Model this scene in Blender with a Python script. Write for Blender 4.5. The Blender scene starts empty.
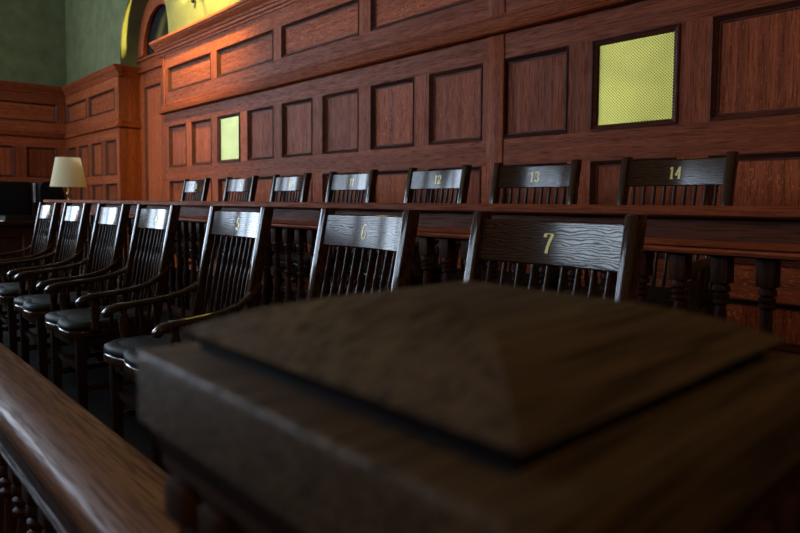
import bpy, bmesh, math, random
from mathutils import Vector, Matrix
random.seed(7)
R = math.radians
C = bpy.context.scene.collection
EYE = 1.065          # camera height above the jury-box floor (z = 0); the courtroom floor is at -0.2
FLOOR = -0.2
STEP = 0.235         # rear row of the jury box

# ------------------------------------------------------------------ materials
def nodes_of(name):
    m = bpy.data.materials.new(name); m.use_nodes = True
    nt = m.node_tree; nt.nodes.clear()
    out = nt.nodes.new('ShaderNodeOutputMaterial')
    b = nt.nodes.new('ShaderNodeBsdfPrincipled')
    nt.links.new(b.outputs[0], out.inputs[0])
    return m, nt, b

def ramp(nt, stops):
    r = nt.nodes.new('ShaderNodeValToRGB'); e = r.color_ramp.elements
    while len(e) < len(stops): e.new(0.5)
    for el, (p, c) in zip(e, stops):
        el.position = p; el.color = (c, c, c, 1) if isinstance(c, (int, float)) else (*c, 1)
    return r

def mix(nt, fac, a, b, mode='MIX'):
    n = nt.nodes.new('ShaderNodeMix'); n.data_type = 'RGBA'; n.blend_type = mode
    for sock, v in ((n.inputs[0], fac), (n.inputs[6], a), (n.inputs[7], b)):
        if hasattr(v, 'links') or hasattr(v, 'is_linked'): nt.links.new(v, sock)
        else: sock.default_value = v if isinstance(v, (int, float)) else (*v, 1)
    return n.outputs[2]

def wood(name, axis, dark, light, fleck=0.0, rough=0.38, cross=9, along=0.7, bump=0.2, bands=0.0, spec=0.5, pore=1.0, vary=0.25, coat=0.0, rspan=.45, sdrop=.15):
    """oak: growth rings and pores running along one axis of the object"""
    m, nt, b = nodes_of(name)
    L = nt.links.new
    tc = nt.nodes.new('ShaderNodeTexCoord'); oi = nt.nodes.new('ShaderNodeObjectInfo')
    off = nt.nodes.new('ShaderNodeVectorMath'); off.operation = 'SCALE'; off.inputs[0].default_value = (7.3, 3.1, 5.7)
    L(oi.outputs['Random'], off.inputs['Scale'])
    add = nt.nodes.new('ShaderNodeVectorMath'); add.operation = 'ADD'
    L(tc.outputs['Object'], add.inputs[0]); L(off.outputs[0], add.inputs[1])
    def mapped(a, c):
        mp = nt.nodes.new('ShaderNodeMapping'); s = [c, c, c]; s['XYZ'.index(axis)] = a
        mp.inputs['Scale'].default_value = s; L(add.outputs[0], mp.inputs[0]); return mp.outputs[0]
    n1 = nt.nodes.new('ShaderNodeTexNoise'); n1.inputs['Scale'].default_value = 1; n1.inputs['Detail'].default_value = 5
    n1.inputs['Distortion'].default_value = 0.6
    L(mapped(along, cross), n1.inputs['Vector'])
    n2 = nt.nodes.new('ShaderNodeTexNoise'); n2.inputs['Scale'].default_value = 1; n2.inputs['Detail'].default_value = 3
    L(mapped(9, 260), n2.inputs['Vector'])
    tone = ramp(nt, [(0.22, 0.0), (0.78, 1.0)]); L(n1.outputs['Fac'], tone.inputs[0])
    col = mix(nt, tone.outputs[0], dark, light)
    pr = ramp(nt, [(0.40, 1.0), (0.52, 0.0)]); L(n2.outputs['Fac'], pr.inputs[0])
    porefac = nt.nodes.new('ShaderNodeMath'); porefac.operation = 'MULTIPLY'; porefac.inputs[1].default_value = 0.55 * pore
    L(pr.outputs[0], porefac.inputs[0])
    pits = porefac.outputs[0]
    if bands:
        w = nt.nodes.new('ShaderNodeTexWave'); w.wave_type = 'BANDS'
        w.bands_direction = {'X': 'Z', 'Y': 'X', 'Z': 'X'}[axis]
        w.inputs['Scale'].default_value = 1.0; w.inputs['Distortion'].default_value = 12.0
        w.inputs['Detail'].default_value = 2.0; w.inputs['Detail Scale'].default_value = 1.0
        w.inputs['Detail Roughness'].default_value = 0.4
        L(mapped(bands * 0.30, bands), w.inputs['Vector'])
        wr = ramp(nt, [(0.22, 1.0), (0.55, 0.0)]); L(w.outputs['Fac'], wr.inputs[0])
        mx = nt.nodes.new('ShaderNodeMath'); mx.operation = 'MAXIMUM'
        mw = nt.nodes.new('ShaderNodeMath'); mw.operation = 'MULTIPLY'; mw.inputs[1].default_value = 0.85
        L(wr.outputs[0], mw.inputs[0]); L(mw.outputs[0], mx.inputs[0]); L(pits, mx.inputs[1]); pits = mx.outputs[0]
    col = mix(nt, pits, col, tuple(c * 0.35 for c in dark))
    if fleck:
        n3 = nt.nodes.new('ShaderNodeTexNoise'); n3.inputs['Scale'].default_value = 1; n3.inputs['Detail'].default_value = 2.5
        n3.inputs['Distortion'].default_value = 1.6
        L(mapped(26, 85), n3.inputs['Vector'])
        fr = ramp(nt, [(0.58, 0.0), (0.68, 1.0)]); L(n3.outputs['Fac'], fr.inputs[0])
        # flecks come strongly only on some boards
        bd = ramp(nt, [(0.25, 0.15), (0.9, 1.0)]); L(oi.outputs['Random'], bd.inputs[0])
        fm = nt.nodes.new('ShaderNodeMath'); fm.operation = 'MULTIPLY'; L(fr.outputs[0], fm.inputs[0]); L(bd.outputs[0], fm.inputs[1])
        fs = nt.nodes.new('ShaderNodeMath'); fs.operation = 'MULTIPLY'; fs.inputs[1].default_value = fleck; L(fm.outputs[0], fs.inputs[0])
        col = mix(nt, fs.outputs[0], col, tuple(min(1, c * 2.6 + 0.05) for c in light))
    # board to board variation
    hv = nt.nodes.new('ShaderNodeHueSaturation'); vr = nt.nodes.new('ShaderNodeMapRange')
    vr.inputs['To Min'].default_value = 1 - vary; vr.inputs['To Max'].default_value = 1 + vary
    L(oi.outputs['Random'], vr.inputs['Value']); L(vr.outputs[0], hv.inputs['Value']); L(col, hv.inputs['Color'])
    L(hv.outputs[0], b.inputs['Base Color'])
    rr = nt.nodes.new('ShaderNodeMapRange'); rr.inputs['To Min'].default_value = rough; rr.inputs['To Max'].default_value = min(1, rough + rspan)
    L(pits, rr.inputs['Value']); L(rr.outputs[0], b.inputs['Roughness'])
    sp = nt.nodes.new('ShaderNodeMapRange'); sp.inputs['To Min'].default_value = spec; sp.inputs['To Max'].default_value = spec * sdrop
    L(pits, sp.inputs['Value']); L(sp.outputs[0], b.inputs['Specular IOR Level'])
    bp = nt.nodes.new('ShaderNodeBump'); bp.inputs['Strength'].default_value = bump; bp.inputs['Distance'].default_value = 0.002; bp.invert = True
    L(pits, bp.inputs['Height']); L(bp.outputs[0], b.inputs['Normal'])
    b.inputs['Coat Weight'].default_value = coat; b.inputs['Coat Roughness'].default_value = 0.2
    return m

def plain(name, col, rough=0.5, metal=0.0, spec=0.5, noise=0.0, scale=8, emit=None, strength=0):
    m, nt, b = nodes_of(name)
    b.inputs['Roughness'].default_value = rough; b.inputs['Metallic'].default_value = metal
    b.inputs['Specular IOR Level'].default_value = spec
    tc = nt.nodes.new('ShaderNodeTexCoord'); n = nt.nodes.new('ShaderNodeTexNoise'); n.inputs['Scale'].default_value = scale; n.inputs['Detail'].default_value = 5
    nt.links.new(tc.outputs['Object'], n.inputs['Vector'])
    r = ramp(nt, [(0.3, tuple(c * (1 - noise) for c in col)), (0.7, tuple(min(1, c * (1 + noise)) for c in col))])
    nt.links.new(n.outputs['Fac'], r.inputs[0]); nt.links.new(r.outputs[0], b.inputs['Base Color'])
    if emit: b.inputs['Emission Color'].default_value = (*emit, 1); b.inputs['Emission Strength'].default_value = strength
    return m

WALL_D, WALL_L = (0.165, 0.033, 0.011), (0.40, 0.092, 0.029)
M = {}
for ax in 'XYZ':
    M['wall' + ax] = wood('panelling_oak_' + ax, ax, WALL_D, WALL_L, fleck=0.34, rough=0.45, cross=24, spec=0.12, bump=.10)
    M['chair' + ax] = wood('dark_chair_oak_' + ax, ax, (0.044, 0.020, 0.009), (0.074, 0.034, 0.015), rough=0.11, cross=16, bands=46 if ax == 'X' else 60, bump=0.012, spec=0.46, vary=0.12, pore=.45, rspan=.07, sdrop=.2)
    M['rail' + ax] = wood('rail_oak_' + ax, ax, (0.14, 0.050, 0.018), (0.28, 0.11, 0.040), rough=0.42, cross=26, along=1.6, spec=0.2, bump=.06, vary=0.1)
    M['dark' + ax] = wood('dark_rail_oak_' + ax, ax, (0.028, 0.010, 0.006), (0.055, 0.020, 0.011), rough=0.5, cross=20, spec=0.12, vary=0.1)
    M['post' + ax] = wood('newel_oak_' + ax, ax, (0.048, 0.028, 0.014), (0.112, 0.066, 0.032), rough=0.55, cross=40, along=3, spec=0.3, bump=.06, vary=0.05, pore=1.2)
M['gap_shade'] = wood('gap_shade_oak', 'X', (0.010, 0.008, 0.009), (0.020, 0.015, 0.015), rough=0.5, cross=20, spec=0.2)  # painted shade: dark tone for the gap under the newel's raised block
M['spindle'] = wood('spindle_oak', 'Z', (0.022, 0.011, 0.006), (0.040, 0.019, 0.010), rough=0.25, cross=16, spec=0.18, vary=0.1, bump=.02, rspan=.1)
M['mould'] = wood('moulding_oak', 'X', (0.06, 0.017, 0.010), (0.13, 0.038, 0.020), rough=0.4, cross=20, spec=0.15)
M['mouldY'] = wood('moulding_oak_side', 'Y', (0.06, 0.017, 0.010), (0.13, 0.038, 0.020), rough=0.4, cross=20, spec=0.15)
M['plaster'] = plain('green_plaster', (0.13, 0.14, 0.062), 0.8, noise=0.18, scale=5, spec=0.2)
M['plain_wall'] = plain('dim_wall_paint', (0.13, 0.10, 0.07), 0.85, noise=0.1, scale=4, spec=0.1)
M['leather'] = plain('seat_leather', (0.016, 0.015, 0.014), 0.6, noise=0.25, scale=60, spec=0.2)
M['black'] = plain('black_leather', (0.006, 0.006, 0.007), 0.5, noise=0.3, scale=30, spec=0.08)
M['gold'] = plain('gold_numeral_paint', (0.62, 0.47, 0.11), 0.3, metal=0.15, noise=0.1, scale=40)
M['brass'] = plain('lamp_brass', (0.45, 0.33, 0.12), 0.3, metal=1, noise=0.1)
M['iron'] = plain('dark_iron', (0.02, 0.018, 0.015), 0.5, metal=0.6)
M['nail'] = plain('nailhead_metal', (0.42, 0.40, 0.43), 0.35, metal=0.2)
M['carpet'] = plain('dark_carpet', (0.018, 0.017, 0.018), 0.95, noise=0.4, scale=90, spec=0.1)
M['floor'] = plain('courtroom_carpet', (0.04, 0.035, 0.03), 0.95, noise=0.3, scale=70, spec=0.1)
M['ceiling'] = plain('ceiling_plaster', (0.22, 0.20, 0.16), 0.9, noise=0.05, spec=0.1)
M['paper'] = plain('paper_white', (0.8, 0.82, 0.85), 0.6, noise=0.02)
M['glass_dark'] = plain('fanlight_glass', (0.010, 0.014, 0.016), 0.12, spec=0.5, noise=0.2, scale=2)
M['bulb'] = plain('bulb_glow', (0.9, 0.8, 0.5), 0.5, emit=(1.0, 0.72, 0.30), strength=14)
M['sash'] = plain('sash_paint', (0.10, 0.05, 0.03), 0.5, noise=0.1)
M['pane'] = plain('daylight_pane', (0.5, 0.5, 0.5), 0.3, emit=(0.64, 0.80, 1.0), strength=11.0)
M['pane_far'] = plain('daylight_pane_end', (0.5, 0.5, 0.5), 0.3, emit=(0.66, 0.81, 1.0), strength=15.0)

def lampshade():
    m, nt, b = nodes_of('cream_shade')
    b.inputs['Base Color'].default_value = (0.86, 0.78, 0.52, 1); b.inputs['Roughness'].default_value = 0.9
    b.inputs['Specular IOR Level'].default_value = 0.1
    tr = nt.nodes.new('ShaderNodeBsdfTranslucent'); tr.inputs[0].default_value = (0.85, 0.72, 0.42, 1)
    mx = nt.nodes.new('ShaderNodeMixShader'); mx.inputs[0].default_value = 0.45
    nt.links.new(b.outputs[0], mx.inputs[1]); nt.links.new(tr.outputs[0], mx.inputs[2])
    out = [n for n in nt.nodes if n.type == 'OUTPUT_MATERIAL'][0]; nt.links.new(mx.outputs[0], out.inputs[0])
    return m
M['shade'] = lampshade()

def grille_mat(name, col, rough):
    """perforated brass sheet: rows of small round holes"""
    m, nt, b = nodes_of(name); L = nt.links.new
    tc = nt.nodes.new('ShaderNodeTexCoord'); mp = nt.nodes.new('ShaderNodeMapping'); mp.inputs['Scale'].default_value = (62, 62, 62)
    L(tc.outputs['Object'], mp.inputs[0])
    sep = nt.nodes.new('ShaderNodeSeparateXYZ'); L(mp.outputs[0], sep.inputs[0])
    def tri(sock, shift=None):
        a = nt.nodes.new('ShaderNodeMath'); a.operation = 'SINE'
        mul = nt.nodes.new('ShaderNodeMath'); mul.operation = 'MULTIPLY'; mul.inputs[1].default_value = 2 * math.pi
        L(sock, mul.inputs[0]); L(mul.outputs[0], a.inputs[0]); return a.outputs[0]
    p = nt.nodes.new('ShaderNodeMath'); p.operation = 'MULTIPLY'; L(tri(sep.outputs['X']), p.inputs[0]); L(tri(sep.outputs['Z']), p.inputs[1])
    r = ramp(nt, [(0.25, 0.0), (0.60, 1.0)])
    L(p.outputs[0], r.inputs[0])
    n = nt.nodes.new('ShaderNodeTexNoise'); n.inputs['Scale'].default_value = 4; n.inputs['Detail'].default_value = 4; L(tc.outputs['Object'], n.inputs['Vector'])
    nr = ramp(nt, [(0.35, tuple(c * 0.8 for c in col)), (0.65, col)]); L(n.outputs['Fac'], nr.inputs[0])
    L(mix(nt, r.outputs[0], nr.outputs[0], tuple(c * 0.12 for c in col)), b.inputs['Base Color'])
    b.inputs['Metallic'].default_value = 0.8; b.inputs['Roughness'].default_value = rough
    bp = nt.nodes.new('ShaderNodeBump'); bp.inputs['Strength'].default_value = 0.3; bp.inputs['Distance'].default_value = 0.001; bp.invert = True
    L(r.outputs[0], bp.inputs['Height']); L(bp.outputs[0], b.inputs['Normal'])
    return m
M['grille'] = grille_mat('brass_grille', (0.70, 0.60, 0.13), 0.45)
M['grille_pale'] = grille_mat('pale_brass_grille', (0.52, 0.52, 0.19), 0.42)

# ------------------------------------------------------------------ mesh builder
class MB:
    def __init__(s): s.bm = bmesh.new()
    def _poly(s, pts): return [s.bm.verts.new(p) for p in pts]
    def box(s, x0, x1, y0, y1, z0, z1, bev=0.0, seg=2):
        v = [s.bm.verts.new((x, y, z)) for x in (x0, x1) for y in (y0, y1) for z in (z0, z1)]
        fs = [s.bm.faces.new([v[i] for i in q]) for q in ((0,1,3,2),(4,6,7,5),(0,4,5,1),(2,3,7,6),(0,2,6,4),(1,5,7,3))]
        if bev:
            es = {e for f in fs for e in f.edges}
            bmesh.ops.bevel(s.bm, geom=list(es), offset=bev, segments=seg, profile=0.5, affect='EDGES')
        return s
    def hexa(s, bot, top, bev=0.0):
        """8 corners: two quads, same order"""
        a = s._poly(bot); b = s._poly(top); n = len(a)
        fs = [s.bm.faces.new(a[::-1]), s.bm.faces.new(b)]
        for i in range(n): fs.append(s.bm.faces.new([a[i], a[(i+1) % n], b[(i+1) % n], b[i]]))
        if bev:
            bmesh.ops.bevel(s.bm, geom=list({e for f in fs for e in f.edges}), offset=bev, segments=2, profile=0.5, affect='EDGES')
        return s
    def loft(s, rings, cap=True):
        rs = [s._poly(r) for r in rings]; n = len(rs[0])
        for a, b in zip(rs, rs[1:]):
            for i in range(n): s.bm.faces.new([a[i], a[(i+1) % n], b[(i+1) % n], b[i]])
        if cap: s.bm.faces.new(rs[0][::-1]); s.bm.faces.new(rs[-1])
        return s
    def lathe(s, prof, cx=0, cy=0, seg=14, lean=(0, 0), sq=False):
        """prof = [(r, z)...]; lean = (dx, dy) per metre of height"""
        z0 = prof[0][1]
        return s.loft([[(cx + lean[0]*(z-z0) + r*math.cos(2*math.pi*i/seg), cy + lean[1]*(z-z0) + r*math.sin(2*math.pi*i/seg), z) for i in range(seg)] for r, z in prof])
    def sweep(s, path, sizes, side=Vector((1, 0, 0)), seg=12, power=2.6):
        """superellipse section, 'side' is its width direction"""
        rings = []
        for i, p in enumerate(path):
            p = Vector(p); t = (Vector(path[min(i+1, len(path)-1)]) - Vector(path[max(i-1, 0)])).normalized()
            up = side.cross(t).normalized(); w, h = sizes[i]
            ring = []
            for k in range(seg):
                a = 2*math.pi*(k+0.5)/seg; c, q = math.cos(a), math.sin(a)
                ring.append(p + side*(w/2*math.copysign(abs(c)**(2/power), c)) + up*(h/2*math.copysign(abs(q)**(2/power), q)))
            rings.append(ring)
        return s.loft(rings)
    def extrude_profile(s, prof, x0, x1, axis='X'):
        """closed profile of (y, z) run along X, or of (x, z) run along Y"""
        f = (lambda u, p: (u, p[0], p[1])) if axis == 'X' else (lambda u, p: (p[0], u, p[1]))
        return s.loft([[f(x0, p) for p in prof], [f(x1, p) for p in prof]])
    def build(s, name, mat, parent=None, smooth=35, loc=None, kind=None):
        bmesh.ops.recalc_face_normals(s.bm, faces=s.bm.faces)
        me = bpy.data.meshes.new(name); s.bm.to_mesh(me); s.bm.free()
        me.materials.append(mat)
        if smooth:
            for p in me.polygons: p.use_smooth = True
            me.set_sharp_from_angle(angle=R(smooth))
        o = bpy.data.objects.new(name, me); C.objects.link(o)
        if parent: o.parent = parent
        if loc: o.location = loc
        if kind: o['kind'] = kind
        return o

def thing(name, label, cat, loc=(0, 0, 0), rz=0, group=None):
    o = bpy.data.objects.new(name, None); C.objects.link(o); o.empty_display_size = 0.1
    o.location = loc; o.rotation_euler = (0, 0, rz); o['label'] = label; o['category'] = cat
    if group: o['group'] = group
    return o
def tag(o, label, cat, group=None):
    o['label'] = label; o['category'] = cat
    if group: o['group'] = group
    return o
def dup(root, loc, rz, label, group=None):
    r = root.copy(); C.objects.link(r); r.location = loc; r.rotation_euler = (0, 0, rz); r['label'] = label
    if group: r['group'] = group
    for ch in list(root.children):
        c = ch.copy(); C.objects.link(c); c.parent = r
        for g in ch.children:
            d = g.copy(); C.objects.link(d); d.parent = c
    return r

# ------------------------------------------------------------------ room shell
WY = 3.2             # face of the long panelled wall
XF = -12.0           # far end wall
XR, YF, ZC = 5.0, -4.0, 5.4
MB().box(XF-.2, XR+.2, YF-.2, WY+.9, FLOOR-.1, FLOOR).build('floor', M['floor'], kind='structure')
MB().box(XF-.2, XR+.2, YF-.2, WY+.9, ZC, ZC+.1).build('ceiling', M['ceiling'], kind='structure')
MB().box(XR, XR+.15, YF-.15, WY+.6, FLOOR, ZC).build('wall_right', M['plain_wall'], kind='structure')

ARCX, ARCR, SPR = -8.57, 0.835, 3.09      # arched doorway
JL, JR = ARCX-ARCR, ARCX+ARCR             # its jambs

# long wall: plaster above the panelling with the arched opening cut through it
def wall_with_arch():
    mb = MB(); y0, y1 = WY+.035, WY+.33
    mb.box(XF-.15, JL, y0, y1, FLOOR, ZC); mb.box(JR, XR, y0, y1, FLOOR, ZC)
    n = 28
    arc = [(ARCX-ARCR*math.cos(math.pi*i/n), SPR+ARCR*math.sin(math.pi*i/n)) for i in range(n+1)]
    for (xa, za), (xb, zb) in zip(arc, arc[1:]):
        mb.hexa([(xa, y0, za), (xb, y0, zb), (xb, y1, zb), (xa, y1, za)], [(xa, y0, ZC), (xb, y0, ZC), (xb, y1, ZC), (xa, y1, ZC)])
    return mb
wall = wall_with_arch().build('wall_back', M['plaster'], kind='structure', smooth=20)

def panel_mb(w, h, sink=0.026, mw=0.034):
    """sunk panel with a stepped, sloping moulding; local x,z centred, face of the frame at y=0, field at y=+sink"""
    mb = MB()
    def ring(d, y): return [(-w/2+d, y, -h/2+d), (w/2-d, y, -h/2+d), (w/2-d, y, h/2-d), (-w/2+d, y, h/2-d)]
    return ring
def panel(parent, cx, cz, w, h, face, rot=0, mat='wallZ', grow=0.0):
    """one sunk panel: its moulding and its field"""
    ring = panel_mb(w, h)
    mb = MB(); rs = [mb._poly(ring(d, y)) for d, y in ((-.001, .004), (0.0, -.005), (.006, -.007), (.011, .002), (.022, .012), (.026, .020), (.034, .021), (.036, .030))]
    for a, b in zip(rs, rs[1:]):
        for i in range(4): mb.bm.faces.new([a[i], a[(i+1) % 4], b[(i+1) % 4], b[i]])
    o = mb.build('panel_moulding', M['mould'], parent, smooth=20)
    o.location = face(cx, cz); o.rotation_euler = (0, 0, rot)
    d = .033
    f = MB().box(-w/2+d, w/2-d, .027, .034, -h/2+d, h/2-d).build('panel', M[mat], parent)
    f.location = face(cx, cz); f.rotation_euler = (0, 0, rot)
    return f

def frame_mb(rows, u0, u1, z0, z1, th=.034):
    """rails (horizontal) and stiles (vertical) leaving the panel openings free. rows: [(za, zb, [(ua, ub)...])]"""
    rails, stiles = [], []
    zs = z0
    for za, zb, cols in rows:
        rails.append((u0, u1, zs, za)); us = u0
        for ua, ub in cols:
            stiles.append((us, ua, za, zb)); us = ub
        stiles.append((us, u1, za, zb)); zs = zb
    rails.append((u0, u1, zs, z1))
    return rails, stiles

def cornice_profile(z0, z1, out, s=-1, base=WY):
    """crown moulding: (y, z), projecting by 'out'"""
    h = z1-z0; p = [(0, 0), (.10, 0), (.14, .10), (.28, .16), (.30, .30), (.42, .34), (.50, .48), (.74, .62), (.80, .70), (.86, .70), (.90, .78), (1.0, .82), (1.0, .96), (.95, 1.0), (-.3, 1.0), (-.3, 0)]
    return [(base+s*out*a, z0+h*b) for a, b in p]
def band_profile(z0, z1, out, s=-1, base=WY):
    """reeded band: a rounded bottom nosing, then five fine reeds stepping back"""
    h = z1-z0; p = [(0, 0), (.60, .02), (.85, .06), (1, .14), (.95, .22), (.74, .25)]
    for i in range(5):
        a, e = .27+.135*i, .80-.12*i
        p += [(e-.10, a), (e, a+.03), (e, a+.085), (e-.09, a+.125)]
    p += [(.2, 1), (-.3, 1), (-.3, 0)]
    return [(base+s*out*u, z0+h*v) for u, v in p]

# --- main panelling behind the jury box
U0, U1 = -7.815, 5.0
P0, PITCH, PW = -7.672, 0.6385, 0.485
ncol = 19
cols = [(P0+PITCH*i, P0+PITCH*i+PW) for i in range(ncol)]
GR = (2, 9)                              # columns whose middle panel is a brass grille
frz = [(P0-.005+2*PITCH*i, P0-.005+2*PITCH*i+PW+PITCH+.01) for i in range(9)]
rows = [(0.40, 0.62, cols), (0.78, 1.30, cols), (1.462, 1.960, cols), (2.372, 2.662, frz)]
pan = MB().box(U0+.01, U1, WY+.034, WY+.05, FLOOR, 2.9).build('wall_panelling', M['wallZ'], kind='structure')
rails, stiles = frame_mb(rows, U0, U1, FLOOR, 2.86)
for a, b, c, d in rails:
    MB().box(a, b, WY, WY+.036, c, d).build('rail', M['wallX'], pan)
for a, b, c, d in stiles:
    MB().box(a, b, WY, WY+.036, c, d).build('stile', M['wallZ'], pan)
# the wider pilaster strip that runs through both storeys
MB().box(-2.672, -2.540, WY-.007, WY+.01, 0.1, 2.115, bev=.002).build('stile', M['wallZ'], pan)
MB().box(-2.672, -2.540, WY-.007, WY+.01, 2.235, 2.83, bev=.002).build('stile', M['wallZ'], pan)
back_face = lambda u, z: (u, WY, z)
for ri, (za, zb, cs) in enumerate(rows):
    for ci, (ua, ub) in enumerate(cs):
        if ub > U1 or (ua > 1.2): continue
        if ri == 2 and ci in GR: continue
        panel(pan, (ua+ub)/2, (za+zb)/2, ub-ua, zb-za, back_face, 0, 'wallX' if ri == 3 else 'wallZ')
o = MB().extrude_profile(cornice_profile(2.825, 2.985, .13), U0-.11, U1).build('trim_1', M['wallX'], kind='structure', smooth=25)
o = MB().extrude_profile(band_profile(2.112, 2.238, .055), U0-.035, U1).build('trim_2', M['wallX'], kind='structure', smooth=25)
MB().box(U0-.012, U0+.05, WY-.012, WY+.0, 2.24, 2.83, bev=.003).build('stile', M['wallZ'], pan)
MB().box(U0-.002, U0+.01, WY, WY+.30, FLOOR, 2.86).build('end_board', M['wallZ'], pan)

# --- panelling of the side wall beyond the door, ending in a pier
S0, S1 = XF, JL
scols = [(-9.53-PITCH*i-PW+.03, -9.53-PITCH*i) for i in range(4)][::-1]
sfrz = [(-10.72, -9.56), (-11.90, -10.86)][::-1]
srows = [(0.05, 0.62, scols), (0.74, 1.30, scols), (1.42, 1.93, scols), (2.345, 2.66, sfrz)]
pan2 = MB().box(S0, S1-.002, WY+.03, WY+.05, FLOOR, 2.9).build('wall_panelling', M['wallZ'], kind='structure')
rails, stiles = frame_mb(srows, S0, S1, FLOOR, 2.86)
for a, b, c, d in rails: MB().box(a, b, WY, WY+.036, c, d).build('rail', M['wallX'], pan2)
for a, b, c, d in stiles: MB().box(a, b, WY, WY+.036, c, d).build('stile', M['wallZ'], pan2)
for ri, (za, zb, cs) in enumerate(srows):
    for ua, ub in cs: panel(pan2, (ua+ub)/2, (za+zb)/2, ub-ua, zb-za, back_face, 0, 'wallX' if ri == 3 else 'wallZ')
MB().box(S1-.002, S1+.02, WY-.005, WY+.32, FLOOR, 2.88, bev=.003).build('pier_board', M['wallZ'], pan2)
MB().extrude_profile(cornice_profile(2.80, 2.955, .085), S0, S1+.085).build('trim_3', M['wallX'], kind='structure', smooth=25)
MB().extrude_profile(band_profile(2.09, 2.19, .05), S0, S1+.045).build('trim_4', M['wallX'], kind='structure', smooth=25)
def ret(prof_fn, z0, z1, out, name):      # the moulding returned round the pier into the doorway
    prof = [(S1+.02+(WY-y), z) for y, z in prof_fn(z0, z1, out*.75)]
    return MB().extrude_profile(prof, WY-.0, WY+.315, axis='Y').build(name, M['wallY'], kind='structure', smooth=25)
ret(cornice_profile, 2.80, 2.955, .085, 'trim_5'); ret(band_profile, 2.09, 2.19, .05, 'trim_6')

# --- far end wall with its panelling and tall windows
FWIN = [(-3.7, -2.5), (-2.2, -0.3)]
FZ, NZ = (1.5, 4.6), (2.5, 4.6)
def wall_openings(name, span, wins, box, zz):
    mb = MB(); u = span[0]
    for a, b in wins:
        box(mb, u, a, FLOOR, ZC); box(mb, a, b, FLOOR, zz[0]); box(mb, a, b, zz[1], ZC); u = b
    box(mb, u, span[1], FLOOR, ZC)
    return mb.build(name, M['plain_wall'] if name == 'wall_front' else M['plaster'], kind='structure', smooth=20)
wall_openings('wall_far', (YF-.15, WY+.33), FWIN, lambda mb, a, b, c, d: mb.box(XF-.15, XF, a, b, c, d), FZ)
fcols = [(3.045-PITCH*i-PW+.02, 3.045-PITCH*i) for i in range(5)][::-1]
ffrz = [(1.94, 3.06), (0.66, 1.78)][::-1]
frows = [(0.05, 0.62, fcols), (0.74, 1.30, fcols), (1.42, 1.93, fcols), (2.345, 2.66, ffrz)]
pan3 = MB().box(XF, XF+.012, 0.0, WY+.03, FLOOR, 2.9).build('wall_panelling', M['wallZ'], kind='structure')
rails, stiles = frame_mb(frows, 0.0, WY, FLOOR, 2.86)
for a, b, c, d in rails: MB().box(XF+.01, XF+.045, a, b, c, d).build('rail', M['wallY'], pan3)
for a, b, c, d in stiles: MB().box(XF+.01, XF+.045, a, b, c, d).build('stile', M['wallZ'], pan3)
for ri, (za, zb, cs) in enumerate(frows):
    for ua, ub in cs: panel(pan3, (ua+ub)/2, (za+zb)/2, ub-ua, zb-za, lambda u, z: (XF+.045, u, z), R(90), 'wallX' if ri == 3 else 'wallZ')
MB().extrude_profile([(XF+.045+(WY-y), z) for y, z in cornice_profile(2.80, 2.955, .085)], 0.0, WY, axis='Y').build('trim_7', M['wallY'], kind='structure', smooth=25)
MB().extrude_profile([(XF+.045+(WY-y), z) for y, z in band_profile(2.09, 2.19, .05)], 0.0, WY, axis='Y').build('trim_8', M['wallY'], kind='structure', smooth=25)

# --- window wall opposite the jury
NWIN = [(-11.4, -8.6), (-8.0, -4.9)]
wall_openings('wall_front', (XF, XR), NWIN, lambda mb, a, b, c, d: mb.box(a, b, YF-.15, YF, c, d), NZ)
def window(n, a, b, side):
    mb = MB(); pn = MB(); w = b-a
    def bx(m, u0, u1, d0, d1, z0, z1):
        if side == 'far': m.box(XF-.15+d0, XF-.15+d1, u0, u1, z0, z1)
        else: m.box(u0, u1, YF-.15+d0, YF-.15+d1, z0, z1)
    f = .07; WZ0, WZ1 = FZ if side == 'far' else NZ
    for q in ((a, a+f, WZ0, WZ1), (b-f, b, WZ0, WZ1), (a, b, WZ0, WZ0+f), (a, b, WZ1-f, WZ1)): bx(mb, q[0], q[1], .03, .12, q[2], q[3])
    bx(mb, (a+b)/2-.02, (a+b)/2+.02, .05, .10, WZ0, WZ1)
    for k in (1, 2, 3):
        z = WZ0+(WZ1-WZ0)*k/4; bx(mb, a, b, .05, .10, z-.02, z+.02)
    bx(pn, a+f/2, b-f/2, .055, .065, WZ0+f/2, WZ1-f/2)
    o = mb.build('window_%d' % n, M['sash'], kind='structure'); pn.build('window_pane', M['pane_far' if side == 'far' else 'pane'], o)
for i, (a, b) in enumerate(FWIN): window(i+1, a, b, 'far')
for i, (a, b) in enumerate(NWIN): window(i+3, a, b, 'near')

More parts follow.
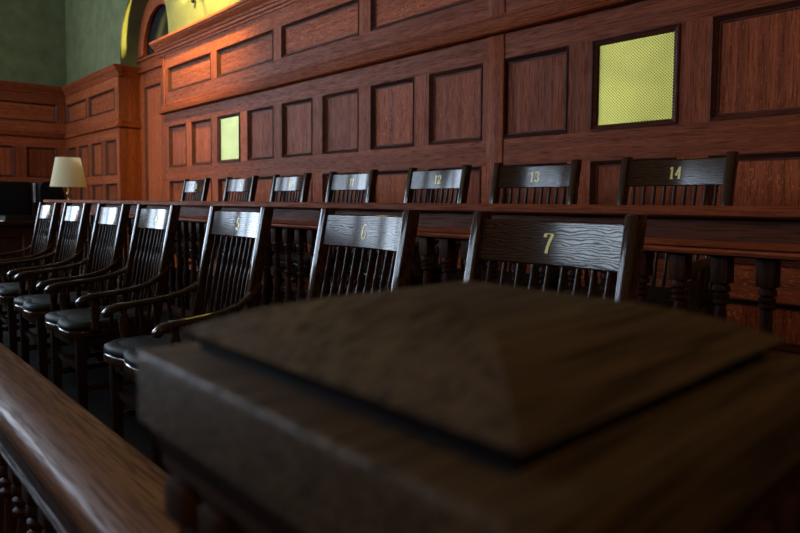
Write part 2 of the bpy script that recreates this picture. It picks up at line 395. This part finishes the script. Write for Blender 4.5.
# --- doorway: panelled door, frame, fanlight
DY = WY+.30
d = MB().box(JL, JR, DY+.03, DY+.07, FLOOR, SPR-.05).build('door_1', M['wallZ'], kind='structure')
df = lambda u, z: (u, DY, z)
for a, b, c, e in ((JL, JL+.17, FLOOR, 2.86), (JR-.17, JR, FLOOR, 2.86), (ARCX-.06, ARCX+.06, FLOOR, 2.80)):
    MB().box(a, b, DY-.006, DY+.036, c, e).build('door_stile', M['wallZ'], d)
for c, e in ((FLOOR, .05), (.80, .95), (2.66, 2.86)):
    MB().box(JL+.17, JR-.17, DY, DY+.034, c, e).build('door_rail', M['wallX'], d)
for cx in ((JL+.17+ARCX-.06)/2, (JR-.17+ARCX+.06)/2):
    w = (ARCX-.06)-(JL+.17)
    panel(d, cx, 1.805, w, 1.71, df); panel(d, cx, .425, w, .75, df)
MB().lathe([(.0, 0), (.03, .005), (.03, .02), (.012, .03), (.012, .05), (.03, .065), (.0, .085)], seg=12).build('door_knob', M['brass'], d).matrix_local = Matrix.Translation((ARCX+.02, DY-.006, .95)) @ Matrix.Rotation(R(90), 4, 'X')
MB().box(JL, JR, DY-.04, DY+.05, 2.86, 2.90, bev=.004).box(JL, JR, DY-.02, DY+.05, 2.90, 3.02, bev=.004).box(JL, JR, DY-.045, DY+.05, 3.02, 3.06, bev=.006).build('trim_9', M['wallX'], kind='structure')
def arch_ring(r0, r1, y0, y1, n=32):
    mb = MB(); pts = [math.pi*i/n for i in range(n+1)]
    ring = lambda a: [(ARCX-r*math.cos(a), y, SPR+r*math.sin(a)) for r, y in ((r0, y0), (r1, y0), (r1, y1), (r0, y1))]
    return mb.loft([ring(a) for a in pts])
fan = arch_ring(.60, .83, DY-.02, DY+.05).build('window_5', M['wallZ'], kind='structure')
arch_ring(.57, .64, DY-.045, DY-.01).build('fanlight_bead', M['wallX'], fan)
gl = MB(); n = 28
gl.hexa([(ARCX-.61, DY+.02, SPR-.04), (ARCX+.61, DY+.02, SPR-.04), (ARCX+.61, DY+.03, SPR-.04), (ARCX-.61, DY+.03, SPR-.04)], [(ARCX-.61, DY+.02, SPR), (ARCX+.61, DY+.02, SPR), (ARCX+.61, DY+.03, SPR), (ARCX-.61, DY+.03, SPR)])
ga = [(ARCX-.61*math.cos(math.pi*i/n), SPR+.61*math.sin(math.pi*i/n)) for i in range(n+1)]
gl.loft([[(x, DY+.02, z) for x, z in ga], [(x, DY+.03, z) for x, z in ga]])
gl.build('window_pane', M['glass_dark'], fan)

# ------------------------------------------------------------------ brass grilles in the panelling
def grille(ci, mat, label):
    ua, ub = cols[ci]; cx, cz, w, h = (ua+ub)/2, (1.462+1.96)/2, ub-ua, .498
    t = thing('wall_grille', label, 'vent', (cx, WY, cz), group='brass grilles in the wall panelling')
    mb = MB(); ring = panel_mb(w, h)
    rs = [mb._poly(ring(d, y)) for d, y in ((0.0, .02), (0.0, -.010), (.008, -.012), (.014, -.004), (.030, .004), (.033, .020))]
    for a, b in zip(rs, rs[1:]):
        for i in range(4): mb.bm.faces.new([a[i], a[(i+1) % 4], b[(i+1) % 4], b[i]])
    mb.build('grille_frame', M['mould'], t, smooth=20)
    MB().box(-w/2+.031, w/2-.031, .016, .020, -h/2+.031, h/2-.031).build('perforated_sheet', mat, t)
grille(2, M['grille_pale'], 'small pale shining perforated grille in the far part of the wood panelling')
grille(9, M['grille'], 'large bright yellow brass perforated grille in the panelling above chair 14')

# ------------------------------------------------------------------ jury box floor
MB().box(-7.4, 2.2, .15, 1.72, FLOOR, 0).build('jury_platform', M['carpet'], kind='structure')
MB().box(-7.4, 2.2, 1.72, WY, FLOOR, STEP).build('jury_platform', M['carpet'], kind='structure')

# ------------------------------------------------------------------ chairs
TILT = .20
def yb(z): return .30-(1.036-z)*TILT          # the reclined plane of the back
def back_y(x, z): return yb(z)-.022*(x/.217)**2  # crest and spindles bow: the ends come forward

DIG = {  # skeletons in a 0.62 x 1 cell
 '0': [[(.31+.26*math.cos(a), .5+.46*math.sin(a)) for a in [i*math.pi/12 for i in range(25)]]],
 '1': [[(.31, .03), (.31, .97)], [(.31, .95), (.12, .80)], [(.12, .03), (.50, .03)]],
 '2': [[(.08, .72), (.12, .86), (.22, .95), (.34, .96), (.48, .90), (.54, .76), (.50, .60), (.38, .42), (.20, .20), (.07, .05)], [(.07, .05), (.56, .05), (.58, .20)]],
 '3': [[(.08, .80), (.16, .92), (.30, .96), (.46, .90), (.51, .76), (.46, .61), (.30, .53)], [(.30, .53), (.48, .46), (.55, .29), (.49, .11), (.31, .04), (.14, .08), (.06, .20)]],
 '4': [[(.42, .03), (.42, .97)], [(.42, .95), (.04, .30)], [(.04, .30), (.60, .30)], [(.28, .03), (.56, .03)]],
 '5': [[(.52, .95), (.16, .95)], [(.16, .95), (.12, .54)], [(.12, .54), (.30, .60), (.48, .53), (.55, .33), (.48, .12), (.30, .04), (.12, .08), (.06, .20)]],
 '6': [[(.50, .90), (.36, .96), (.20, .84), (.10, .58), (.09, .32), (.16, .12), (.31, .04), (.47, .11), (.54, .29), (.48, .46), (.33, .53), (.18, .46), (.10, .32)]],
 '7': [[(.06, .78), (.07, .93)], [(.06, .94), (.57, .94)], [(.57, .94), (.40, .60), (.29, .30), (.25, .03)]],
 '8': [[(.31+.21*math.cos(a), .75+.21*math.sin(a)) for a in [i*math.pi/10 for i in range(21)]], [(.31+.25*math.cos(a), .29+.25*math.sin(a)) for a in [i*math.pi/10 for i in range(21)]]],
 '9': [[(.12, .10), (.26, .04), (.42, .16), (.52, .42), (.53, .68), (.46, .88), (.31, .96), (.15, .89), (.08, .71), (.14, .54), (.29, .47), (.44, .54), (.52, .68)]],
}
def numeral_mb(text, h=.054, bold=1.0):
    mb = MB(); adv = .52 if len(text) > 1 else .62
    W = adv*h*len(text); zc = .961
    for k, ch in enumerate(text):
        ox = -W/2+k*adv*h
        for st in DIG[ch]:
            sc = .74 if len(text) > 1 else .80
            pts = [Vector((ox+p[0]*h*sc, zc-h/2+p[1]*h)) for p in st]
            L_, R_ = [], []
            for i, p in enumerate(pts):
                t = (pts[min(i+1, len(pts)-1)]-pts[max(i-1, 0)]).normalized(); n = Vector((-t.y, t.x))
                hw = h*(.022+.058*abs(n.x))*bold
                L_.append(p+n*hw); R_.append(p-n*hw)
            def v3(q, dy): return (q.x, back_y(q.x, q.y)-.0115+dy, q.y)
            for i in range(len(pts)-1):
                q = [L_[i], L_[i+1], R_[i+1], R_[i]]
                mb.hexa([v3(p, 0) for p in q], [v3(p, -.0011) for p in q])
    return mb

def crest_mb():
    mb = MB(); n = 22; rings = []
    for i in range(n+1):
        x = -.2155+.431*i/n
        top, bot = 1.019, .904
        r = .005; sec = []
        for dz, dy in ((bot, -.011+r), (bot+r, -.011), (top-r, -.011), (top, -.011+r), (top, .011-r), (top-r, .011), (bot+r, .011), (bot, .011-r)):
            sec.append((x, back_y(x, dz)+dy, dz))
        rings.append(sec)
    return mb.loft(rings)
def seat_outline(grow=0.0, n=40):
    """saddle seat seen from above: two lobes at the front with a nick between them"""
    pts = []
    hw = .245+grow
    for i in range(n+1):
        x = -hw+2*hw*i/n; u = abs(x)/hw
        pts.append((x, -.225-grow-.030*math.sin(math.pi*min(1, max(0, u*.95+.05)))**.8*(1 if u < .55 else 1) + (.05*(max(0, u-.78)/.22)**2)))
    pts += [(hw-.005, -.08), (hw-.02, .08), (.215+grow, .19+grow*.5), (-.215-grow, .19+grow*.5), (-hw+.02, .08), (-hw+.005, -.08)]
    return pts
def make_chair(label):
    t = thing('armchair', label, 'chair')
    crest_mb().build('crest_rail', M['chairX'], t, smooth=30)
    for s in (-1, 1):
        x = s*.2265
        # back post: reclined square section
        z0, z1 = .40, 1.04; w = .034
        f = lambda z, dy: [(x-w/2, back_y(.217, z)-.020+dy, z), (x+w/2, back_y(.217, z)-.020+dy, z), (x+w/2, back_y(.217, z)+.028+dy, z), (x-w/2, back_y(.217, z)+.028+dy, z)]
        MB().hexa(f(z0, 0), f(z1, 0), bev=.005).build('back_post', M['chairZ'], t)
        # rear leg
        MB().hexa([(x-.019, .232, 0), (x+.019, .232, 0), (x+.019, .27, 0), (x-.019, .27, 0)], [(x-.021, back_y(.217, .41)-.02, .41), (x+.021, back_y(.217, .41)-.02, .41), (x+.021, back_y(.217, .41)+.026, .41), (x-.021, back_y(.217, .41)+.026, .41)], bev=.004).build('leg', M['spindle'], t)
        # front leg
        MB().hexa([(s*.215-.019, -.205, 0), (s*.215+.019, -.205, 0), (s*.215+.019, -.167, 0), (s*.215-.019, -.167, 0)], [(s*.208-.023, -.212, .41), (s*.208+.023, -.212, .41), (s*.208+.023, -.166, .41), (s*.208-.023, -.166, .41)], bev=.004).build('leg', M['spindle'], t)
        # sweeping arm
        ax = s*.268
        path = [(s*.233, .238, .722), (s*.236, .215, .692), (s*.243, .18, .665), (s*.256, .13, .642), (s*.264, .06, .625), (ax, -.02, .615), (ax, -.10, .609), (ax, -.160, .604), (ax, -.192, .594), (ax, -.208, .578), (ax, -.210, .566)]
        sizes = [(.034, .030), (.036, .030), (.038, .028), (.040, .027), (.043, .026), (.048, .027), (.055, .029), (.060, .032), (.060, .036), (.054, .036), (.036, .026)]
        MB().sweep(path, sizes, seg=14).build('armrest', M['chairY'], t, smooth=60)
        MB().lathe([(.020, .44), (.022, .46), (.014, .475), (.019, .50), (.022, .53), (.016, .56), (.013, .575), (.018, .60)], ax-s*.012, -.135, lean=(s*.05, 0)).build('arm_post', M['chairZ'], t, smooth=60)
        for k in range(4):
            y = -.06+.062*k; zt = .612+.03*(k/3)**2
            MB().lathe([(.009, .44), (.011, .50), (.008, .53), (.010, .56), (.008, zt)], ax-s*(.02+.003*k), y, seg=8, lean=(s*.09, 0)).build('arm_spindle', M['spindle'], t, smooth=60)
        # side rail and stretcher
        MB().box(s*.212-.012, s*.212+.012, -.17, .20, .355, .408, bev=.003).build('seat_rail', M['spindle'], t)
        MB().box(s*.216-.012, s*.216+.012, -.17, .235, .135, .165, bev=.004).build('stretcher', M['chairY'], t)
    MB().box(-.19, .19, -.206, -.184, .350, .408, bev=.003).build('seat_rail', M['spindle'], t)
    MB().box(-.20, .20, -.200, -.172, .235, .268, bev=.006).build('stretcher', M['chairX'], t)
    MB().box(-.23, .23, .228, .250, .20, .23, bev=.004).build('stretcher', M['chairX'], t)
    # seat board and leather pad
    ol = seat_outline()
    sb = MB(); g = lambda k, z: [(x*k, (y+.02)*k-.02, z) for x, y in ol]
    sb.loft([g(.975, .402), g(.995, .406), g(1.0, .414), g(1.0, .428), g(.99, .436), g(.97, .440)])
    sb.build('seat', M['chairX'], t, smooth=40)
    sc = MB(); sc.loft([g(.955, .438), g(.985, .444), g(.995, .455), g(.975, .468), g(.90, .477), g(.80, .479), g(.785, .4765), g(.77, .479), g(.5, .482), g(.2, .482)])
    sc.build('seat_pad', M['leather'], t, smooth=60)
    # nine turned back spindles
    for k in range(9):
        x = -.178+.0445*k; rings = []
        for z, r in ((.43, .007), (.47, .0095), (.55, .0075), (.60, .0075), (.66, .010), (.72, .0115), (.77, .010), (.785, .0075), (.80, .010), (.82, .0085), (.87, .0075), (.908, .007)):
            rings.append([(x*(.94+.06*(z-.43)/.48)+r*math.cos(a), back_y(x, z)+r*math.sin(a), z) for a in [2*math.pi*i/9 for i in range(9)]])
        MB().loft(rings).build('spindle', M['spindle'], t, smooth=60)
    return t
def add_number(ch, text):
    cr = [c for c in ch.children if c.name.startswith('crest_rail')][0]
    o = numeral_mb(text, bold=.7 if text == '6' else 1.0).build('seat_number', M['gold'], cr)
    o['label'] = 'gold number'

FRONT = [  # number, x centre, turn, label
 ('7', -0.935, 0.4, 'dark oak armchair with a large gold 7, nearest of the front row'),
 ('6', -1.683, -1.2, 'dark oak armchair with a pale 6 on its glossy blue-lit top rail'),
 ('5', -2.554, .6, 'front-row oak armchair just left of the one numbered 6, whole dark back showing'),
 ('4', -3.472, .4, 'front-row oak armchair, second to the left of the one numbered 6'),
 ('3', -4.182, -.3, 'front-row oak armchair, third from the far left end of the row'),
 ('2', -4.932, 0.2, 'front-row oak armchair, second from the far left end, below the table lamp'),
 ('1', -5.657, 0.0, 'front-row oak armchair at the far left end, before the black leather chair'),
]
REAR = [
 ('14', -1.227, 0.0, 'rear-row oak armchair with a gold 14, below the large brass grille'),
 ('13', -1.928, 5.0, 'rear-row oak armchair with a gold 13, second from the right above the rail'),
 ('12', -2.650, -1.0, 'rear-row oak armchair with a gold 12 on its top rail'),
 ('11', -3.466, .0, 'rear-row oak armchair with an 11 on its glossy top rail'),
 ('10', -4.234, -1.0, 'rear-row oak armchair with curved grain shining, just left of chair 11'),
 ('9', -5.014, .3, 'rear-row oak armchair, second from the left, under the pale grille'),
 ('8', -5.903, .0, 'rear-row oak armchair at the far left end of the raised row, nearest the door'),
]
proto = make_chair(FRONT[0][3])
copies = [proto] + [dup(proto, (0, 0, 0), 0, l) for _, _, _, l in FRONT[1:]+REAR]
for ch, (num, x, rz, lab) in zip(copies, FRONT+REAR):
    rear = int(num) > 7
    ch.location = (x, (2.75 if rear else 1.40)-.30, STEP if rear else 0)
    ch.rotation_euler = (0, 0, R(rz)); ch['group'] = 'juror chairs in the rear row' if rear else 'juror chairs in the front row'
    add_number(ch, num)

# ------------------------------------------------------------------ balustrades
def baluster_mb(z0, z1, sq=.046):
    mb = MB(); h = z1-z0; tb = min(.075, h*.14)
    mb.box(-sq/2, sq/2, -sq/2, sq/2, z0, z0+tb, bev=.002); mb.box(-sq/2, sq/2, -sq/2, sq/2, z1-tb, z1, bev=.002)
    a, b = z0+tb, z1-tb; H = b-a
    prof = [(.016, 0), (.023, .015), (.023, .03), (.016, .045), (.021, .06), (.021, .075), (.013, .09), (.018, .16), (.0235, .26), (.0225, .34), (.017, .46), (.014, .56), (.013, .62), (.020, .635), (.020, .65), (.013, .665), (.0155, .72), (.015, .82), (.0125, .86), (.021, .875), (.021, .89), (.014, .90), (.021, .915), (.021, .93), (.014, .94), (.023, .955), (.023, .975), (.016, 1.0)]
    return mb.lathe([(r, a+H*t) for r, t in prof], seg=12)
def balusters(parent, xs, y, z0, z1, mat):
    first = None
    for x in xs:
        if first is None:
            first = baluster_mb(z0, z1).build('baluster', mat, parent, smooth=50); o = first
        else:
            o = first.copy(); C.objects.link(o); o.parent = parent
        o.location = (x, y, 0)
# rail between the two rows
RY = 1.80
mid = thing('balustrade', 'long dark wood balustrade between the front and rear rows of chairs', 'railing', (0, RY, STEP))
def P(o): o.location = (o.location.x, o.location.y-0, o.location.z); return o
X0, X1 = -7.35, 2.1
dz = -STEP
prof = [(-.062, 1.028), (-.070, 1.034), (-.070, 1.052), (-.064, 1.059), (.064, 1.059), (.070, 1.052), (.070, 1.034), (.062, 1.028)]
MB().extrude_profile([(y, z+dz) for y, z in prof], X0, X1).build('handrail', M['wallX'], mid, smooth=30)
MB().box(X0+.02, X1-.02, -.040, .040, .962+dz, 1.030+dz).build('fascia', M['mould'], mid)
pr = [(-.036, .925), (-.050, .930), (-.054, .938), (-.050, .946), (-.058, .950), (-.060, .958), (-.046, .966), (.046, .966), (.060, .958), (.058, .950), (.050, .946), (.054, .938), (.050, .930), (.036, .925)]
MB().extrude_profile([(y, z+dz) for y, z in pr], X0+.02, X1-.02).build('moulding', M['wallX'], mid, smooth=30)
MB().box(X0+.02, X1-.02, -.045, .045, .05, .11, bev=.006).build('bottom_rail', M['darkX'], mid)
balusters(mid, [X0+.12+.113*i for i in range(82)], 0, .108, .926+dz, M['darkZ'])
for x in (X0+.05, X1-.05):
    MB().box(x-.045, x+.045, -.05, .05, 0, 1.015+dz, bev=.004).build('end_post', M['darkZ'], mid)

# front rail of the box, ending at the newel
FY = .278
fr = thing('balustrade', 'front rail of the jury box with wide brown top, left of the newel post', 'railing', (0, FY, FLOOR))
d2 = -FLOOR
XA, XB = -6.6, -.369
prof = [(-.052, .664), (-.060, .672), (-.060, .694), (-.050, .705), (.048, .706), (.058, .698), (.060, .672), (.052, .664)]
MB().extrude_profile([(y, z+d2) for y, z in prof], XA, XB).build('handrail', M['railX'], fr, smooth=50)
MB().extrude_profile([(y, z+d2) for y, z in [(-.040, .600), (-.048, .604), (-.050, .612), (-.044, .618), (-.040, .640), (-.048, .646), (-.048, .664), (.048, .664), (.048, .646), (.040, .640), (.040, .600)]], XA, XB).build('fascia', M['darkX'], fr, smooth=30)
MB().box(XA, XB, -.045, .045, .05, .12, bev=.006).build('bottom_rail', M['darkX'], fr)
balusters(fr, [XB-.10-.113*i for i in range(55)], 0, .118, .602+d2, M['darkZ'])
MB().box(XA-.05, XA+.04, -.055, .055, 0, .75+d2, bev=.006).build('end_post', M['darkZ'], fr)
# low plinth under the platform edge so the rail stands on the courtroom floor

# ------------------------------------------------------------------ newel post in the foreground
NX, NY = -.2425, .284
nw = thing('newel_post', 'massive square wooden newel post with low domed cap, close in the foreground', 'post', (NX, NY, FLOOR))
z_ = lambda z: z-FLOOR
hs = .125
MB().box(-hs, hs, -hs, hs, .0, z_(.872), bev=.005).build('shaft', M['darkZ'], nw)
MB().box(-hs-.0005, hs+.02, -hs-.02, hs+.02, 0, .16, bev=.006).build('plinth', M['darkX'], nw)
sqr = lambda r, z: [(-r, -r, z), (r, -r, z), (r, r, z), (-r, r, z)]
nk = MB(); nk.loft([sqr(.126, z_(.835)), sqr(.131, z_(.840)), sqr(.131, z_(.852)), sqr(.127, z_(.858)), sqr(.127, z_(.872)), sqr(.128, z_(.900)), sqr(.134, z_(.905)), sqr(.134, z_(.912)), sqr(.137, z_(.920)), sqr(.142, z_(.931))])
nk.build('neck_moulding', M['darkX'], nw, smooth=20)
for k in range(6):                      # dentil blocks under the cap
    u = -.115+.046*k
    for m in range(4):
        q = [(u-.013, u+.013, -.136, -.125), (u-.013, u+.013, .125, .136), (-.136, -.125, u-.013, u+.013), (.125, .136, u-.013, u+.013)][m]
        MB().box(q[0], q[1], q[2], q[3], z_(.876), z_(.899), bev=.002).build('dentil', M['darkZ'], nw)
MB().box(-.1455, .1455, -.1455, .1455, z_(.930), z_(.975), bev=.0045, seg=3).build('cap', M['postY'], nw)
# raised convex block on top ; the step under it is coloured near-black as a shadow gap
cb = MB(); half = .126
MB().loft([sqr(half-.010, z_(.9745)), sqr(half-.010, z_(.978)), sqr(half-.003, z_(.984)), sqr(half-.002, z_(.9865))]).build('shadow_gap', M['gap_shade'], nw, smooth=20)
rings = [sqr(half-.001, z_(.9865)), sqr(half, z_(.9875)), sqr(half-.002, z_(.988))]
ap, base = 1.013, .988
steps = 14
for i in range(1, steps+1):
    t = i/steps; r = (half-.002)*(1-t)
    rings.append(sqr(max(r, .0015), z_(base+(ap-base)*(1-(1-t)**2.4))))
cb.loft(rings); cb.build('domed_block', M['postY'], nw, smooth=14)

# ------------------------------------------------------------------ clerk's bench, lamp and leather chair beyond the box
BX = -8.25
bn = thing('bench_desk', 'dark wood panelled bench beyond the far end of the jury box', 'desk', (BX, 1.55, FLOOR))
H_ = .815-FLOOR
MB().box(-.62, -.01, -1.15, 1.15, 0, H_-.04).build('body', M['darkZ'], bn)
MB().box(-.66, .05, -1.2, 1.2, H_-.045, H_, bev=.006).build('desk_top', M['darkY'], bn)
for zc, hh in ((.68, .34), (.28, .32)):
    for i in range(5):
        o = panel(bn, 0, 0, .38, hh, lambda u, z: (0.005, -.92+.46*i, zc), R(90), 'wallZ')
for q in ((0, .10), (.45, .50), (.86, H_-.045)): MB().box(-.012, .004, -1.15, 1.15, q[0], q[1]).build('rail', M['darkY'], bn)
for i in range(6): MB().box(-.012, .004, -1.15+.46*i-.04, -1.15+.46*i+.04, .1, .86).build('stile', M['darkZ'], bn)

lp = thing('table_lamp', 'brass table lamp with cream cone shade, on the bench', 'lamp', (-8.32, 2.235, .815))
MB().lathe([(.085, 0), (.085, .012), (.07, .022), (.03, .035), (.018, .06), (.016, .10), (.030, .14), (.036, .17), (.022, .21), (.013, .25), (.013, .30), (.024, .315), (.024, .325), (.012, .34), (.010, .42), (.010, .66)], seg=20).build('lamp_base', M['brass'], lp, smooth=50)
sh = MB(); sg = 36
ring = lambda r, z: [(r*math.cos(2*math.pi*i/sg), r*math.sin(2*math.pi*i/sg), z) for i in range(sg)]
sh.loft([ring(.198, .400), ring(.200, .400), ring(.134, .745), ring(.132, .745)], cap=False)
rs = sh.bm.verts; sh.build('lamp_shade', M['shade'], lp, smooth=50)
MB().lathe([(.012, .60), (.03, .63), (.034, .66), (.02, .69), (.0, .70)], seg=14).build('bulb', M['paper'], lp, smooth=60)

lc = thing('leather_armchair', 'black leather armchair with nailhead trim, left of the lamp behind the bench', 'chair', (-9.72, 1.93, FLOOR))
zt = 1.30-FLOOR
def pad(x0, x1, y0, y1, z0, z1, b): return MB().box(x0, x1, y0, y1, z0, z1, bev=b, seg=4)
pad(-.05, .10, -.42, .20, .45, zt-.005, .03).build('backrest', M['black'], lc, smooth=60)
wg = MB(); yz = [(.26, .60), (.26, zt-.06), (.30, zt-.01), (.38, zt+.0), (.46, zt-.02), (.53, zt-.08), (.56, zt-.2), (.56, .60)]
wg.loft([[(-.05, y, z) for y, z in yz], [(.28, y, z) for y, z in yz]]); wg.build('wing', M['black'], lc, smooth=40)
for k in range(8):
    MB().lathe([(.0, 0), (.020, .004), (.014, .016), (.0, .02)], seg=8).build('nailhead', M['nail'], lc).matrix_local = Matrix.Translation((.10, .232, zt-.04-.032*k)) @ Matrix.Rotation(R(90), 4, 'Y')
MB().box(.03, .10, .20, .262, .30, zt-.01, bev=.008).build('frame_post', M['darkZ'], lc)
pad(-.02, .55, -.40, .26, .38, .52, .04).build('seat', M['black'], lc, smooth=60)
pad(.0, .55, -.50, -.40, .50, .72, .03).build('armrest', M['black'], lc, smooth=60)
pad(.12, .55, .28, .40, .50, .72, .03).build('armrest', M['black'], lc, smooth=60)
for x in (0, .5):
    for y in (-.36, .34): MB().box(x-.025, x+.025, y-.025, y+.025, 0, .40).build('leg', M['darkZ'], lc)

# things on the bench top
pp = MB().box(-.10, .10, -.012, .012, 0, .010, bev=.003).build('pen', M['paper']); pp.location = (-8.27, 1.50, .815); pp.rotation_euler = (0, 0, R(15))
tag(pp, 'thin white pen on the dark bench at the far left edge', 'pen')
tr = thing('document_tray', 'low black tray on the dark bench, below the leather chair', 'tray', (-8.52, 1.78, .815))
MB().box(-.16, .16, -.20, .20, 0, .008).build('tray_bottom', M['iron'], tr)
for q in ((-.16, -.15, -.2, .2), (.15, .16, -.2, .2), (-.16, .16, -.2, -.19), (-.16, .16, .19, .2)): MB().box(*q, 0, .055).build('tray_side', M['iron'], tr)

# ------------------------------------------------------------------ wall sconce over the cornice
sx, sy, sz = -6.95, WY+.035, 3.36
sc = thing('wall_sconce', 'dark iron two-armed wall sconce on the glowing yellow wall at the top edge', 'lamp', (sx, sy, sz))
MB().lathe([(.0, -.09), (.014, -.08), (.024, -.05), (.014, -.03), (.03, .0), (.034, .03), (.02, .06), (.012, .09), (.012, .22), (.03, .25), (.0, .30)], 0, -.045, seg=14).build('sconce_body', M['iron'], sc, smooth=50)
for hx, hy, hz in ((.55, -.06, .40), (.75, -.98, .80)):
    MB().sweep([(0, -.045, .10), (hx*.35, -.05+hy*.1, .03), (hx*.8, hy*.6, .06+hz*.15), (hx+.10, hy*.9, hz*.6), (hx+.07, hy, hz+.04)], [(.018, .018)]*5, side=Vector((0, 1, 0))).build('sconce_arm', M['iron'], sc, smooth=60)
    MB().lathe([(.0, hz+.02), (.03, hz+.03), (.042, hz+.06), (.045, hz+.09), (.038, hz+.13), (.015, hz+.16), (.0, hz+.165)], hx+.06, hy, seg=16).build('sconce_globe', M['bulb'], sc, smooth=60)
def light(name, kind, loc, energy, color, **kw):
    l = bpy.data.lights.new(name, kind); l.energy = energy; l.color = color
    for k, v in kw.items(): setattr(l, k, v)
    o = bpy.data.objects.new(name, l); C.objects.link(o); o.location = loc; return o
for (hx, hy, hz), to, ang, e in (((.55, -.075, .40), (-.695, .72, -.09), 88.6, 2000), ((.75, -.98, .80), (-.45, .98, -.85), 96, 950)):
    l = light('sconce_light', 'SPOT', (sx+hx, sy+hy, sz+hz), e, (1.0, .76, .20), shadow_soft_size=.10 if ang > 95 else .012, spot_size=R(ang), spot_blend=1.0 if ang > 95 else .01)
    l.rotation_euler = Vector(to).to_track_quat('-Z', 'Y').to_euler()

pl = thing('added_pendant', 'unseen glass globe pendant lamp added on the near right to warm the newel cap', 'lamp', (2.4, -1.6, ZC))  # unseen lamp, added to warm the right slope of the newel cap
MB().lathe([(.0, -.005), (.08, -.01), (.07, -.04), (.012, -.06), (.012, -.80), (.05, -.82), (.06, -.86)][::-1], seg=14).build('stem', M['iron'], pl, smooth=40)
MB().lathe([(.0, -1.19), (.09, -1.165), (.15, -1.09), (.165, -1.02), (.15, -.95), (.09, -.88), (.055, -.86)], seg=20).build('globe', M['bulb'], pl, smooth=60)
light('added_pendant_light', 'POINT', (2.4, -1.6, ZC-1.25), 120, (1.0, .70, .38), shadow_soft_size=.16)

# ------------------------------------------------------------------ world, camera
w = bpy.data.worlds.new('World'); bpy.context.scene.world = w; w.use_nodes = True
w.node_tree.nodes['Background'].inputs[0].default_value = (.5, .6, .75, 1); w.node_tree.nodes['Background'].inputs[1].default_value = .3
cam = bpy.data.cameras.new('camera'); co = bpy.data.objects.new('camera', cam); C.objects.link(co)
co.location = (0, 0, EYE); co.rotation_euler = (Matrix.Rotation(R(90-42.8+.32), 3, 'Z') @ Matrix.Rotation(R(90-3.3), 3, 'X') @ Matrix.Rotation(R(.38), 3, 'Z')).to_euler()
cam.sensor_width = 36; cam.lens = 637/800*36; cam.shift_y = -28.3/800; cam.clip_start = .01; cam.clip_end = 60
cam.dof.use_dof = True; cam.dof.focus_distance = 2.3; cam.dof.aperture_fstop = 5.0
sc_ = bpy.context.scene; sc_.camera = co
vs = sc_.view_settings; vs.view_transform = 'Standard'; vs.look = 'None'; vs.exposure = 0.0; vs.gamma = 1; vs.use_curve_mapping = False
